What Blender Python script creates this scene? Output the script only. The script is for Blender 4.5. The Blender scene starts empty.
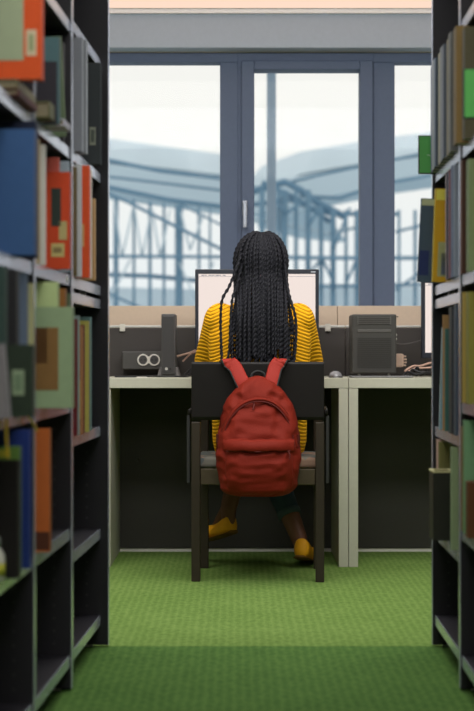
import bpy, math, random
from mathutils import Vector, Matrix, noise
random.seed(7)
C = bpy.context.scene.collection
S = bpy.context.scene

# ------------------------------------------------------------------ camera, sky, lamps, exposure
cam = bpy.data.objects.new('camera', bpy.data.cameras.new('camera'))
C.objects.link(cam); S.camera = cam
CZ = 0.85; F = 1678.0
cam.location = (0, 0, CZ); cam.rotation_euler = (math.pi/2, 0, 0)
cam.data.sensor_fit = 'VERTICAL'; cam.data.sensor_height = 36; cam.data.lens = 85
cam.data.clip_end = 500
cam.data.dof.use_dof = True; cam.data.dof.focus_distance = 6.3; cam.data.dof.aperture_fstop = 3.6

S.view_settings.view_transform = 'Standard'; S.view_settings.look = 'None'
S.view_settings.exposure = 0.0; S.view_settings.gamma = 1.0
S.view_settings.use_curve_mapping = False

def lin(c):
    out = []
    for v in c[:3]:
        v = v/255.0
        out.append(v/12.92 if v <= 0.04045 else ((v+0.055)/1.055)**2.4)
    return (out[0], out[1], out[2], 1.0)

w = bpy.data.worlds.new('sky'); S.world = w; w.use_nodes = True
nt = w.node_tree; bg = nt.nodes['Background']
tc = nt.nodes.new('ShaderNodeTexCoord'); sx = nt.nodes.new('ShaderNodeSeparateXYZ'); rp = nt.nodes.new('ShaderNodeValToRGB')
nt.links.new(tc.outputs['Generated'], sx.inputs[0]); nt.links.new(sx.outputs['Z'], rp.inputs[0]); nt.links.new(rp.outputs[0], bg.inputs[0])
rp.color_ramp.elements[0].position = 0.0; rp.color_ramp.elements[0].color = (0.86, 0.92, 0.95, 1)
rp.color_ramp.elements[1].position = 0.14; rp.color_ramp.elements[1].color = (0.985, 0.955, 0.90, 1)
bg.inputs[1].default_value = 1.0

def area(name, loc, rot, sx_, sy_, power, col):
    l = bpy.data.lights.new(name, 'AREA'); l.shape = 'RECTANGLE'; l.size = sx_; l.size_y = sy_
    l.energy = power; l.color = col
    o = bpy.data.objects.new(name, l); C.objects.link(o); o.location = loc; o.rotation_euler = rot
    return o
area('ceiling_lamp_reading', (0.1, 5.75, 2.43), (0, 0, 0), 2.6, 0.9, 38, (1.0, 0.95, 0.90))
area('window_wall_fill', (0.1, 4.95, 2.40), (math.radians(48), 0, 0), 3.2, 0.5, 62, (0.96, 0.97, 1.0))  # added unseen fill light, brightens header, sill and window frames
area('ceiling_lamp_aisle', (0.1, 2.2, 2.43), (0, 0, 0), 1.0, 2.4, 40, (1.0, 0.97, 0.93))
area('ceiling_lamp_rear', (0.1, -0.8, 2.40), (math.radians(-38), 0, 0), 2.4, 0.8, 75, (1.0, 0.96, 0.92))

# ------------------------------------------------------------------ materials
MATS = {}
def mat(name, rgb, rough=0.7, spec=0.3, bump=0.0, scale=60, var=0.0, metal=0.0, emit=0.0, coat=0.0):
    if name in MATS: return MATS[name]
    m = bpy.data.materials.new(name); m.use_nodes = True; n = m.node_tree
    b = n.nodes['Principled BSDF']; col = lin(rgb)
    b.inputs['Base Color'].default_value = col; b.inputs['Roughness'].default_value = rough
    b.inputs['Specular IOR Level'].default_value = spec; b.inputs['Metallic'].default_value = metal
    b.inputs['Coat Weight'].default_value = coat
    t = n.nodes.new('ShaderNodeTexCoord')
    nz = n.nodes.new('ShaderNodeTexNoise'); nz.inputs['Scale'].default_value = scale; nz.inputs['Detail'].default_value = 4
    n.links.new(t.outputs['Object'], nz.inputs['Vector'])
    v = var if var else 0.06
    mx = n.nodes.new('ShaderNodeMix'); mx.data_type = 'RGBA'
    mx.inputs[6].default_value = tuple(c*(1-v) for c in col[:3]) + (1,)
    mx.inputs[7].default_value = tuple(min(1, c*(1+v)) for c in col[:3]) + (1,)
    n.links.new(nz.outputs['Fac'], mx.inputs[0]); n.links.new(mx.outputs[2], b.inputs['Base Color'])
    if bump:
        bp = n.nodes.new('ShaderNodeBump'); bp.inputs['Strength'].default_value = bump; bp.inputs['Distance'].default_value = 0.004
        n.links.new(nz.outputs['Fac'], bp.inputs['Height']); n.links.new(bp.outputs[0], b.inputs['Normal'])
    if emit:
        b.inputs['Emission Color'].default_value = col; b.inputs['Emission Strength'].default_value = emit
    MATS[name] = m
    return m
def cm(rgb, rough=0.6):
    return mat('cloth_%d_%d_%d' % tuple(rgb), rgb, rough, 0.25, 0.0, 40, 0.10)

# ------------------------------------------------------------------ mesh helpers
class MB:
    def __init__(s): s.v = []; s.f = []
    def add(s, vs, fs):
        k = len(s.v); s.v += [tuple(p) for p in vs]; s.f += [tuple(i+k for i in f) for f in fs]
    def box(s, x0, x1, y0, y1, z0, z1, M=None):
        vs = [Vector((x, y, z)) for z in (z0, z1) for y in (y0, y1) for x in (x0, x1)]
        if M: vs = [M @ p for p in vs]
        s.add(vs, [(0,2,3,1), (4,5,7,6), (0,1,5,4), (2,6,7,3), (0,4,6,2), (1,3,7,5)])
        return s
    def loft(s, rings, cap=True, close=False):
        n = len(rings[0]); vs = [p for r in rings for p in r]; fs = []
        m = len(rings)
        for i in range(m if close else m-1):
            a = i*n; b = ((i+1) % m)*n
            for j in range(n):
                fs.append((a+j, a+(j+1) % n, b+(j+1) % n, b+j))
        if cap and not close:
            fs.append(tuple(reversed(range(n)))); fs.append(tuple(range((m-1)*n, m*n)))
        s.add(vs, fs); return s
    def tube(s, path, r, n=8, flat=1.0, twist=0.0, cap=True):
        path = [Vector(p) for p in path]; m = len(path)
        t0 = (path[1]-path[0]).normalized()
        up = Vector((0, 0, 1)) if abs(t0.z) < 0.9 else Vector((1, 0, 0))
        nx = t0.cross(up).normalized(); rings = []; ang = 0
        for i, p in enumerate(path):
            t = (path[min(i+1, m-1)]-path[max(i-1, 0)]).normalized()
            nx = (nx - t*nx.dot(t)).normalized(); ny = t.cross(nx)
            if i: ang += twist*(p-path[i-1]).length
            rr = r[i] if isinstance(r, (list, tuple)) else r
            ring = []
            for k in range(n):
                a = 2*math.pi*k/n; cx = rr*math.cos(a); cy = rr*flat*math.sin(a)
                ex = cx*math.cos(ang)-cy*math.sin(ang); ey = cx*math.sin(ang)+cy*math.cos(ang)
                ring.append(p + nx*ex + ny*ey)
            rings.append(ring)
        return s.loft(rings, cap)
    def lathe(s, prof, c=(0, 0, 0), n=24, axis='Z'):
        rings = []
        for r, h in prof:
            ring = []
            for k in range(n):
                a = 2*math.pi*k/n; p = (r*math.cos(a), r*math.sin(a), h)
                if axis == 'Y': p = (p[0], -h, p[1])
                ring.append((p[0]+c[0], p[1]+c[1], p[2]+c[2]))
            rings.append(ring)
        return s.loft(rings)
    def ell(s, c, rx, ry, rz, n=20, m=12, M=None):
        rings = []
        for i in range(1, m):
            t = math.pi*i/m - math.pi/2
            ring = []
            for k in range(n):
                a = 2*math.pi*k/n
                p = Vector((rx*math.cos(t)*math.cos(a), ry*math.cos(t)*math.sin(a), rz*math.sin(t)))
                if M: p = M @ p
                ring.append(p+Vector(c))
            rings.append(ring)
        return s.loft(rings)
    def capsule(s, a, b, ra, rb, n=16):
        a = Vector(a); b = Vector(b); d = (b-a).normalized(); path = []; rs = []
        for i in range(1, 5):
            t = math.pi/2*i/4
            path.append(a - d*ra*math.cos(t)); rs.append(ra*math.sin(t))
        for i in range(0, 4):
            t = math.pi/2*i/4
            path.append(b + d*rb*math.sin(t)*1.0001 + d*1e-5); rs.append(rb*math.cos(t))
        return s.tube(path, rs, n)
    def prism(s, pts, y0, y1):        # outline in x,z extruded along y
        n = len(pts)
        s.add([(x, y0, z) for x, z in pts]+[(x, y1, z) for x, z in pts],
              [tuple(range(n)), tuple(reversed(range(n, 2*n)))] + [(i, i+n, (i+1) % n+n, (i+1) % n) for i in range(n)])
        return s
    def build(s, name, m, parent=None, bevel=0.0, smooth=False, loc=None, label=None, seg=2):
        me = bpy.data.meshes.new(name); me.from_pydata(s.v, [], s.f); me.update()
        me.materials.append(m)
        import bmesh
        b = bmesh.new(); b.from_mesh(me); bmesh.ops.recalc_face_normals(b, faces=b.faces); b.to_mesh(me); b.free()
        if smooth:
            for p in me.polygons: p.use_smooth = True
        o = bpy.data.objects.new(name, me); C.objects.link(o)
        if parent: o.parent = parent
        if loc: o.location = loc
        if bevel:
            md = o.modifiers.new('bevel', 'BEVEL'); md.width = bevel; md.segments = seg; md.limit_method = 'ANGLE'
        if label: o['label'] = label
        return o

def thing(name, label, cat, loc=(0, 0, 0), rz=0.0, group=None):
    o = bpy.data.objects.new(name, None); C.objects.link(o); o.empty_display_size = 0.05
    o.location = loc; o.rotation_euler = (0, 0, rz); o['label'] = label; o['category'] = cat
    if group: o['group'] = group
    return o
def tag(o, label, cat, group=None):
    o['label'] = label; o['category'] = cat
    if group: o['group'] = group
    return o
def struct(o): o['kind'] = 'structure'; return o
def P(x, y, D): return Vector(((x-237)*D/F, D, CZ-(y-355.5)*D/F))
def catmull(pts, k=8):
    pts = [Vector(p) for p in pts]; out = []
    for i in range(len(pts)-1):
        p0 = pts[max(i-1, 0)]; p1 = pts[i]; p2 = pts[i+1]; p3 = pts[min(i+2, len(pts)-1)]
        for j in range(k):
            t = j/k
            out.append(0.5*((2*p1)+(p2-p0)*t+(2*p0-5*p1+4*p2-p3)*t*t+(3*p1-p0-3*p2+p3)*t**3))
    out.append(pts[-1]); return out

# ------------------------------------------------------------------ the room
CEIL = 2.456; WY = 7.86
def carpet():
    m = bpy.data.materials.new('green_carpet'); m.use_nodes = True; n = m.node_tree; L = n.links.new
    b = n.nodes['Principled BSDF']; b.inputs['Roughness'].default_value = 0.95; b.inputs['Specular IOR Level'].default_value = 0.05
    t = n.nodes.new('ShaderNodeTexCoord')
    vo = n.nodes.new('ShaderNodeTexVoronoi'); vo.inputs['Scale'].default_value = 42; vo.inputs['Randomness'].default_value = 0.35
    nz = n.nodes.new('ShaderNodeTexNoise'); nz.inputs['Scale'].default_value = 170; nz.inputs['Detail'].default_value = 3
    n2 = n.nodes.new('ShaderNodeTexNoise'); n2.inputs['Scale'].default_value = 3.0
    for q in (vo, nz, n2): L(t.outputs['Object'], q.inputs['Vector'])
    ad = n.nodes.new('ShaderNodeMath'); ad.operation = 'ADD'; L(vo.outputs['Distance'], ad.inputs[0]); L(nz.outputs['Fac'], ad.inputs[1])
    a2 = n.nodes.new('ShaderNodeMath'); a2.operation = 'MULTIPLY_ADD'; a2.inputs[1].default_value = 0.4; L(n2.outputs['Fac'], a2.inputs[0]); L(ad.outputs[0], a2.inputs[2])
    mr = n.nodes.new('ShaderNodeMapRange'); mr.inputs[1].default_value = 0.65; mr.inputs[2].default_value = 1.5; L(a2.outputs[0], mr.inputs[0])
    def mix(c0, c1):
        x = n.nodes.new('ShaderNodeMix'); x.data_type = 'RGBA'; x.inputs[6].default_value = lin(c0); x.inputs[7].default_value = lin(c1)
        L(mr.outputs[0], x.inputs[0]); return x
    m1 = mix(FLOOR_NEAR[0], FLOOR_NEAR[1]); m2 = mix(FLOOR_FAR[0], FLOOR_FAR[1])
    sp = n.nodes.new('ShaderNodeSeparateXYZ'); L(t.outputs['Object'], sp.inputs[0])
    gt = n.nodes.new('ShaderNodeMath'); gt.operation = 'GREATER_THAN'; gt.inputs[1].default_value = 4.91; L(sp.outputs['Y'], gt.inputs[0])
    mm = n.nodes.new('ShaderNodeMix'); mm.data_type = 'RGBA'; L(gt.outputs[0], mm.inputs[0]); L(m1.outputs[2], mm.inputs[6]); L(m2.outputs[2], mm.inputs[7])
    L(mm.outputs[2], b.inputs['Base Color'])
    bp = n.nodes.new('ShaderNodeBump'); bp.inputs['Strength'].default_value = 0.35; bp.inputs['Distance'].default_value = 0.004
    L(ad.outputs[0], bp.inputs['Height']); L(bp.outputs[0], b.inputs['Normal'])
    return m
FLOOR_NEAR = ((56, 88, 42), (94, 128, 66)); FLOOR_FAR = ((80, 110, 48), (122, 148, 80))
XL, XR, YB = -2.6, 2.9, -2.2
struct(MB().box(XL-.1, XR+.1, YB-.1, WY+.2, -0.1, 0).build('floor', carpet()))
M_ceil = mat('ceiling_paint', (225, 220, 212), 0.9, 0.1)
M_wall = mat('wall_paint', (205, 200, 190), 0.9, 0.1)
M_head = mat('grey_header_paint', (166, 178, 192), 0.85, 0.2)
M_sill = mat('beige_sill', (205, 183, 162), 0.7, 0.25)
M_frame = mat('blue_grey_window_frame', (86, 99, 124), 0.55, 0.3)
struct(MB().box(XL-.1, XR+.1, YB-.1, WY+.2, CEIL, CEIL+.1).build('ceiling', M_ceil))
struct(MB().box(XL-.1, XL, YB-.1, WY+.2, 0, CEIL).build('wall_left', M_wall))
struct(MB().box(XR, XR+.1, YB-.1, WY+.2, 0, CEIL).build('wall_right', M_wall))
struct(MB().box(XL, XR, YB-.1, YB, 0, CEIL).build('wall_rear', M_wall))
wf = struct(MB().box(XL, XR, WY, WY+.2, 0, 1.07).box(XL, XR, WY, WY+.2, 2.272, CEIL).build('wall_window_side', M_wall))
struct(MB().box(XL, XR, WY-.10, WY, 2.272, CEIL-.001).build('trim_1', M_head, bevel=.004))      # grey header over the windows
struct(MB().box(XL, .447, 7.50, WY, .96, 1.072).box(.449, XR, 7.50, WY, .96, 1.072).box(XL, XR, 7.52, WY, 0, .96).build('trim_2', M_sill, bevel=.002))
struct(MB().box(XL, XR, WY-.125, WY-.1005, CEIL-.028, CEIL-.001).build('trim_3', mat('white_cornice', (248, 248, 252), .8, .1), bevel=.002))

glass = bpy.data.materials.new('window_glass'); glass.use_nodes = True
g = glass.node_tree; g.nodes.remove(g.nodes['Principled BSDF'])
tr = g.nodes.new('ShaderNodeBsdfTransparent'); tr.inputs[0].default_value = (.97, .985, .99, 1)
gl = g.nodes.new('ShaderNodeBsdfGlossy'); gl.inputs['Roughness'].default_value = 0.02
mxs = g.nodes.new('ShaderNodeMixShader'); mxs.inputs[0].default_value = 0.005
g.links.new(tr.outputs[0], mxs.inputs[1]); g.links.new(gl.outputs[0], mxs.inputs[2]); g.links.new(mxs.outputs[0], g.nodes['Material Output'].inputs[0])

def window(n, x0, x1, fl, fr, ft, fb, y0=WY+.02, handle=None, sash=0.0):
    z0, z1 = 1.07, 2.272
    o = MB()
    o.box(x0, x1, y0, y0+.09, z1-ft, z1); o.box(x0, x1, y0, y0+.09, z0, z0+fb)
    o.box(x0, x0+fl, y0, y0+.09, z0+fb, z1-ft); o.box(x1-fr, x1, y0, y0+.09, z0+fb, z1-ft)
    wv = struct(o.build('window_%d' % n, M_frame, bevel=.004))
    struct(MB().box(x0+fl, x1-fr, y0+.05, y0+.058, z0+fb, z1-ft).build('pane', glass, wv))
    if sash:
        q = MB(); a0, a1, b0, b1 = x0+fl-sash, x1-fr+sash, z0+fb-.004, z1-ft+sash*.7
        # casement sash standing proud of the frame
        q.box(a0, a0+sash, y0-.022, y0-.001, b0, b1); q.box(a1-sash, a1, y0-.022, y0-.001, b0, b1)
        q.box(a0+sash, a1-sash, y0-.022, y0-.001, b1-sash*.7, b1)
        struct(q.build('sash', M_frame, wv, bevel=.004))
    if handle:
        hx, hz = handle
        h = MB().box(hx-.012, hx+.012, y0-.034, y0-.022, hz-.035, hz+.035); h.box(hx-.008, hx+.008, y0-.06, y0-.034, hz+.004, hz+.02); h.box(hx-.009, hx+.009, y0-.07, y0-.056, hz-.095, hz+.022)
        struct(h.build('window_handle', mat('satin_metal', (150, 155, 165), .35, .5, metal=.6), wv, bevel=.003))
k = WY/F
window(1, -1.70, 0.004, .05, .084, .046, .004)
window(2, 0.004, 0.642, .077, .066, .083, .004, handle=(.037, 1.54), sash=.06)
window(3, 0.642, 2.2, .098, .06, .046, .004)
struct(MB().box(XL, -1.70, WY, WY+.2, 1.07, 2.272).box(2.2, XR, WY, WY+.2, 1.07, 2.272).build('wall_window_piers', M_wall))

# warm ceiling light along the window side
t = thing('ceiling_light', 'long warm glowing light strip on the ceiling before the windows', 'ceiling light', (0.2, 7.50, CEIL))
MB().box(-1.5, 1.5, -.16, .225, -.006, 0).build('light_frame', M_ceil, t)
m = mat('warm_diffuser', (20, 20, 20), .6, .1, emit=1.0); m.node_tree.nodes['Principled BSDF'].inputs['Emission Color'].default_value = lin((255, 220, 198))
MB().box(-1.48, 1.48, -.14, .215, -.009, -.0062).build('diffuser', m, t)

# ------------------------------------------------------------------ outside
struct(MB().box(-60, 60, 9, 140, -6.2, -6).build('ground', mat('outdoor_paving', (190, 205, 215), .9, .1)))
pole = MB().tube([(0, 0, -6), (0, 0, 6)], .034, 14).build('outdoor_pole', mat('pale_painted_pole', (120, 140, 158), .5, .4), smooth=True, loc=(.25, 12.2, 0))
tag(pole, 'slim grey outdoor pole standing behind the middle window pane', 'pole')
cn = thing('steel_canopy', 'steel truss canopy coloured pale blue for haze, seen blurred through the windows', 'canopy', (0, 36, -6))
MR = mat('canopy_roof', (222, 233, 240), .8, .2, var=.12, scale=1.2)
MS = mat('canopy_steel', (112, 146, 170), .7, .2)  # outdoor haze is painted into these pale blue roof and steel colours
MS2 = mat('canopy_hazed_steel', (200, 217, 227), .7, .2)
def loc(p): return p - Vector((0, 36, -6))
def slab(name, pts, D, dep, m):     # outline of a roof sheet given from its corners, with real depth
    w_ = [P(x, y, D) for x, y in pts]
    o = MB(); o.prism([(p.x, p.z+6) for p in w_], D-36, D-36+dep); o.build(name, m, cn)
def beam(name, pts, D, r, m=None, dD=0):
    path = [loc(P(x, y, D+dD*i)) for i, (x, y) in enumerate(pts)]; r = r*.62
    MB().tube(path, r, 8).build(name, m or MS, cn, smooth=True)
slab('roof_panel', [(60, 132), (235, 156), (235, 176), (60, 156)], 41, 8, MR)
slab('roof_panel', [(60, 158), (235, 180), (235, 206), (60, 182)], 39, 3, MS2)
slab('roof_panel', [(250, 180), (262, 166), (300, 152), (380, 138), (470, 128), (470, 148), (380, 160), (300, 174), (262, 196)], 41, 8, MR)
slab('roof_panel', [(250, 190), (300, 176), (400, 160), (470, 150), (470, 172), (400, 182), (330, 196), (300, 204), (250, 214)], 39, 3, MS2)
beam('beam', [(60, 150), (108, 160), (160, 171), (235, 180)], 37, .07)
beam('beam', [(60, 180), (108, 187), (170, 200), (235, 208)], 37, .08)
beam('beam', [(60, 172), (120, 178), (235, 192)], 38, .05)
beam('brace', [(100, 190), (130, 203), (175, 226), (235, 256)], 36, .06)
beam('brace', [(180, 204), (235, 232)], 36, .04)
beam('rail', [(60, 256), (235, 257)], 36, .06)
beam('rail', [(60, 273), (150, 276), (235, 284)], 36.5, .08)
beam('brace', [(90, 285), (150, 312)], 36, .05)
for x, r in ((116, .09), (134, .05), (150, .06), (164, .05), (179, .14), (199, .05), (210, .04)):
    beam('column', [(x, 196+.12*(x-108)), (x, 672)], 36.3, r)
for a, b in (((122, 258), (114, 200)), ((122, 258), (134, 204)), ((142, 258), (134, 205)), ((142, 258), (152, 208)), ((160, 258), (152, 208)), ((160, 258), (170, 210)), ((190, 250), (181, 212)), ((190, 250), (204, 214)), ((110, 300), (130, 260)), ((196, 300), (179, 262)), ((196, 300), (214, 262))):
    beam('brace', [a, b], 36.1, .035, MS2)
slab('wall_panel', [(60, 286), (235, 290), (235, 590), (60, 590)], 48, 1, MR)
beam('beam', [(284, 184), (320, 175), (362, 166), (430, 152)], 37, .05)
beam('beam', [(250, 192), (285, 182), (300, 190), (320, 204), (345, 217)], 37, .13)
beam('beam', [(250, 205), (290, 200), (330, 214), (400, 214)], 37.3, .08)
beam('beam', [(262, 182), (300, 200), (330, 222)], 36.5, .09)
beam('beam', [(300, 196), (340, 198), (380, 184), (450, 172)], 37, .06)
for x, r in ((262, .10), (278, .06), (284, .13), (296, .07), (308, .10), (321, .08), (333, .10), (346, .06), (357, .09), (372, .06), (399, .05), (415, .06), (428, .05)):
    beam('column', [(x, 190 if x < 320 else 210), (x, 672)], 36.3, r)
for a, b in (((268, 212), (284, 190)), ((286, 214), (304, 200)), ((286, 214), (272, 196)), ((308, 226), (322, 206)), ((333, 250), (350, 208)), ((262, 236), (284, 256)), ((321, 256), (335, 286)), ((345, 286), (358, 256)), ((395, 290), (436, 262)), ((395, 232), (436, 222)), ((300, 286), (322, 258))):
    beam('brace', [a, b], 36.1, .05)
beam('rail', [(250, 257), (330, 258), (450, 258)], 36, .07)
beam('rail', [(250, 284), (330, 286), (450, 284)], 36.2, .06)
beam('rail', [(250, 218), (330, 234), (362, 226)], 36.4, .06, MS2)
slab('wall_panel', [(250, 287), (470, 287), (470, 590), (250, 590)], 48, 1, MR)
slab('wall_panel', [(258, 196), (285, 192), (330, 218), (345, 240), (300, 236), (258, 224)], 46, 1, MS2)

# ------------------------------------------------------------------ desks
M_desk = mat('pale_desk_laminate', (186, 184, 168), .5, .3)
M_dark = mat('dark_desk_panel', (58, 56, 50), .6, .3)
M_part = mat('charcoal_partition_fabric', (72, 68, 66), .85, .2, .3, 400)
M_alu = mat('brushed_aluminium', (196, 194, 190), .4, .5, metal=.5)
M_black = mat('black_plastic', (30, 30, 32), .45, .4)
M_dgrey = mat('dark_grey_plastic', (62, 61, 58), .55, .35)
DF, DB = 6.742, 7.33
DT = 0.7597
def desk(x0, x1, label, knob):
    cx = (x0+x1)/2; wd = (x1-x0)/2
    t = thing('desk', label, 'desk', (cx, DF, 0), group='study desks along the window')
    MB().box(-wd, wd, 0, DB+.07-DF, DT-.041, DT).build('desktop', M_desk, t, bevel=.002)
    for s in (-1, 1):
        a, b = (-wd, -wd+.038) if s < 0 else (wd-.038, wd)
        MB().box(a, b, .001, DB-DF-.03, 0, DT-.042).build('side_panel', M_desk, t, bevel=.002)
    mp = MB().box(-wd+.039, wd-.039, DB-DF-.06, DB-DF-.035, .016, DT-.042).build('back_panel', M_dark, t)
    MB().box(-wd+.039, wd-.039, DB-DF-.055, DB-DF-.04, 0, .014).build('bottom_rail', mat('white_plastic', (225, 220, 212), .4, .4), t)
    if knob: MB().lathe([(.001, -.001), (.011, 0), (.011, .004), (.008, .005), (.008, .003), (.001, .003)], (knob[0]-cx, DB-DF-.061, knob[1]), 20, 'Y').build('cable_port', mat('grommet', (58, 56, 52), .4, .5), mp, smooth=True)
    return t
desk(-.546, .4467, 'pale topped desk with dark back panel at which the woman sits', (-.43, .397))
desk(.4487, 1.44, 'pale topped desk on the right carrying the wide dark computer tower', None)
def partition(x0, x1, label):
    cx = (x0+x1)/2
    t = thing('desk_divider', label, 'desk divider', (cx, DB+.075, DT), group='charcoal dividers behind the desks')
    MB().box(x0-cx, x1-cx, 0, .03, -.12, .212).build('panel', M_part, t, bevel=.003)
    MB().box(x0-cx, x1-cx, -.002, .032, .213, .223).build('top_rail', M_alu, t, bevel=.002)
    return t
partition(-.64, .477, 'charcoal low divider behind the desk where the woman sits')
partition(.479, 1.44, 'charcoal low divider behind the wide dark computer tower')
for x, lb in ((-.505, 'small pale clip on the divider rail beside the left bookcase'), (.40, 'small pale clip on the divider rail left of the wide computer tower')):
    o = MB().box(-.012, .012, -.006, -.003, -.02, .012).box(-.006, .012, -.012, -.0055, -.02, -.008).build('rail_clip', mat('pale_plastic', (205, 200, 190), .5, .4), None, bevel=.001, loc=(x, DB+.073, .977))
    tag(o, lb, 'clip', 'clips on the divider rail')

# sockets
t = thing('socket_box', 'grey box with two round white ringed sockets beside the slim computer', 'socket box', (-.50, DB+.02, .79))
MB().box(0, .24, -.03, .054, 0, .078).build('housing', mat('socket_grey', (72, 70, 68), .5, .4), t, bevel=.004)
o = MB()
for cx in (.091, .139):
    o.lathe([(.0255, -.002), (.0255, .008), (.0205, .009), (.0195, .003), (.0195, -.002)], (cx, -.031, .041), 28, 'Y')
o.box(.10, .13, -.036, -.031, .026, .056)
o.build('socket_frame', mat('white_plastic', (225, 220, 212), .4, .4), t, smooth=False)
for cx in (.091, .139):
    s_ = MB().lathe([(.001, .001), (.019, .001), (.019, .004), (.0175, .006), (.001, .0062)], (cx, -.031, .041), 24, 'Y').build('socket', mat('socket_face', (74, 72, 72), .5, .3), t, smooth=False)
    MB().lathe([(.001, .0062), (.0035, .0063), (.0035, .0072), (.001, .0072)], (cx-.008, -.031, .041), 8, 'Y').lathe([(.001, .0062), (.0035, .0063), (.0035, .0072), (.001, .0072)], (cx+.008, -.031, .041), 8, 'Y').build('pin_hole', M_black, s_)

# slim computer on a stand
t = thing('slim_computer', 'slim upright dark computer on splayed stand beside the sockets', 'computer', (-.285, 6.97, DT))
MB().box(-.029, .029, 0, .18, .012, .263).build('case', mat('slim_case', (72, 71, 72), .5, .35), t, bevel=.004)
MB().box(-.024, .024, -.003, .001, .02, .255).build('front_panel', mat('slim_front', (58, 57, 58), .35, .5), t, bevel=.003)
MB().prism([(-.048, 0), (-.029, 0), (-.029, .042), (-.036, .042)], .01, .16).prism([(.048, 0), (.029, 0), (.029, .042), (.036, .042)], .01, .16).box(-.03, .03, .01, .16, 0, .011).build('stand', mat('stand_grey', (98, 94, 94), .45, .4), t, bevel=.002)
MB().lathe([(.001, 0), (.006, 0), (.006, .003), (.001, .003)], (-.008, -.003, .035), 14, 'Y').build('power_button', M_alu, t)
MB().lathe([(.001, 0), (.004, 0), (.004, .003), (.001, .003)], (.008, -.003, .035), 14, 'Y').build('audio_port', M_black, t)

# tower
t = thing('tower_computer', 'wide dark grey vented computer tower on the right desk', 'computer', (.571, 6.98, DT))
b = MB().box(-.092, .092, 0, .20, .016, .262); c0 = b.build('case', M_dgrey, t, bevel=.005)
o = MB()
for i in range(4): o.box(-.066, .066, -.004, .001, .222+.008*i, .226+.008*i)
o.box(-.07, -.066, -.004, .001, .218, .254); o.box(.066, .07, -.004, .001, .218, .254)
o.build('upper_vent', mat('vent_grey', (84, 82, 79), .5, .35), t)
o = MB()
for r in range(15): o.box(-.07, .07, -.002, .001, .04+.0085*r, .0445+.0085*r)
o.build('front_grille', mat('grille_grey', (54, 53, 50), .6, .3), t)
MB().box(-.07, .07, -.003, .001, .186, .199).build('drive_bay', mat('vent_grey', (84, 82, 79)), t, bevel=.002)
for sx_ in (-.062, .062): MB().lathe([(.004, .016), (.006, .01), (.009, .006), (.009, .0005), (.001, .0005)], (sx_, .02, 0), 12).build('foot', M_alu, t, smooth=True)
for hz in (.155, .172): MB().box(.0921, .097, .03, .045, hz, hz+.009).build('side_plug', mat('white_plastic', (225, 220, 212)), t, bevel=.001)
MB().box(.09, .102, .02, .03, .250, .254).build('latch', M_dgrey, t)
t = thing('flat_tablet', 'flat dark grey tablet lying under the front of the wide tower', 'tablet', (.565, 6.80, DT))
MB().box(-.105, .15, 0, .15, 0.0005, .008).build('body', mat('tablet_grey', (98, 98, 98), .35, .5), t, bevel=.003)
MB().box(-.098, .143, .007, .143, .0081, .0088).build('screen', mat('black_glass', (24, 24, 26), .12, .5), t)

# monitors
SCREEN = mat('lit_screen', (20, 20, 20), .3, .3, emit=.9)
SCREEN.node_tree.nodes['Principled BSDF'].inputs['Emission Color'].default_value = lin((252, 236, 228))
def monitor(x0, x1, z0, z1, D, label, tilt=0):
    cx = (x0+x1)/2; wd = (x1-x0)/2
    t = thing('monitor', label, 'monitor', (cx, D, DT), tilt, group='computer monitors on the desks')
    za, zb = z0-DT, z1-DT; bz = .015
    MB().box(-wd, wd, 0, .035, za, zb).build('housing', mat('monitor_bezel', (36, 40, 50), .4, .4), t, bevel=.004)
    sc = MB().box(-wd+bz, wd-bz, -.0025, -.0006, za+bz*1.6, zb-bz*1.35).build('screen', SCREEN, t)
    o = MB()
    for i, wdt in enumerate((.012, .006, .012, .009, .014, .007, .011)):
        x = -wd+bz+.012+i*.015; o.box(x, x+wdt, -.0032, -.0026, zb-bz*1.35-.0075, zb-bz*1.35-.004)
    o.box(-wd+bz, wd-bz, -.0030, -.0026, zb-bz*1.35-.0118, zb-bz*1.35-.0104)
    o.build('screen_toolbar', mat('toolbar_grey', (110, 110, 122), .4, .3, emit=.3), sc)
    MB().box(wd-.034, wd-.014, -.0012, -.0002, zb-.014, zb-.009).build('maker_mark', mat('mark_silver', (170, 175, 185), .4, .4), t)
    MB().box(-.03, .03, .036, .06, .03, za+.2).build('neck', M_black, t, bevel=.004)
    MB().lathe([(.001, 0.0005), (.10, 0.0005), (.10, .006), (.09, .010), (.001, .012)], (0, .05, 0), 40).build('base', M_black, t, smooth=False)
    return t
monitor(-.1765, .3445, .872, 1.213, 7.06, 'switched on monitor with white page in front of the woman')
monitor(.7765, 1.30, .838, 1.176, 7.06, 'switched on monitor partly hidden behind the right bookcase')

# mouse
t = thing('computer_mouse', 'small silver and dark computer mouse on desk right of the chair', 'mouse', (.402, 6.85, DT))
MB().ell((0, 0, .006), .028, .05, .022, 20, 12).build('shell', mat('mouse_silver', (150, 150, 155), .25, .6, metal=.3), t, smooth=True)
MB().box(-.027, .027, -.046, .046, .0005, .006).build('base', M_black, t, bevel=.002)
MB().lathe([(.001, -.004), (.008, -.004), (.008, .004), (.001, .004)], (0, .025, .026), 16, 'Y').build('scroll_wheel', M_black, t)

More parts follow.
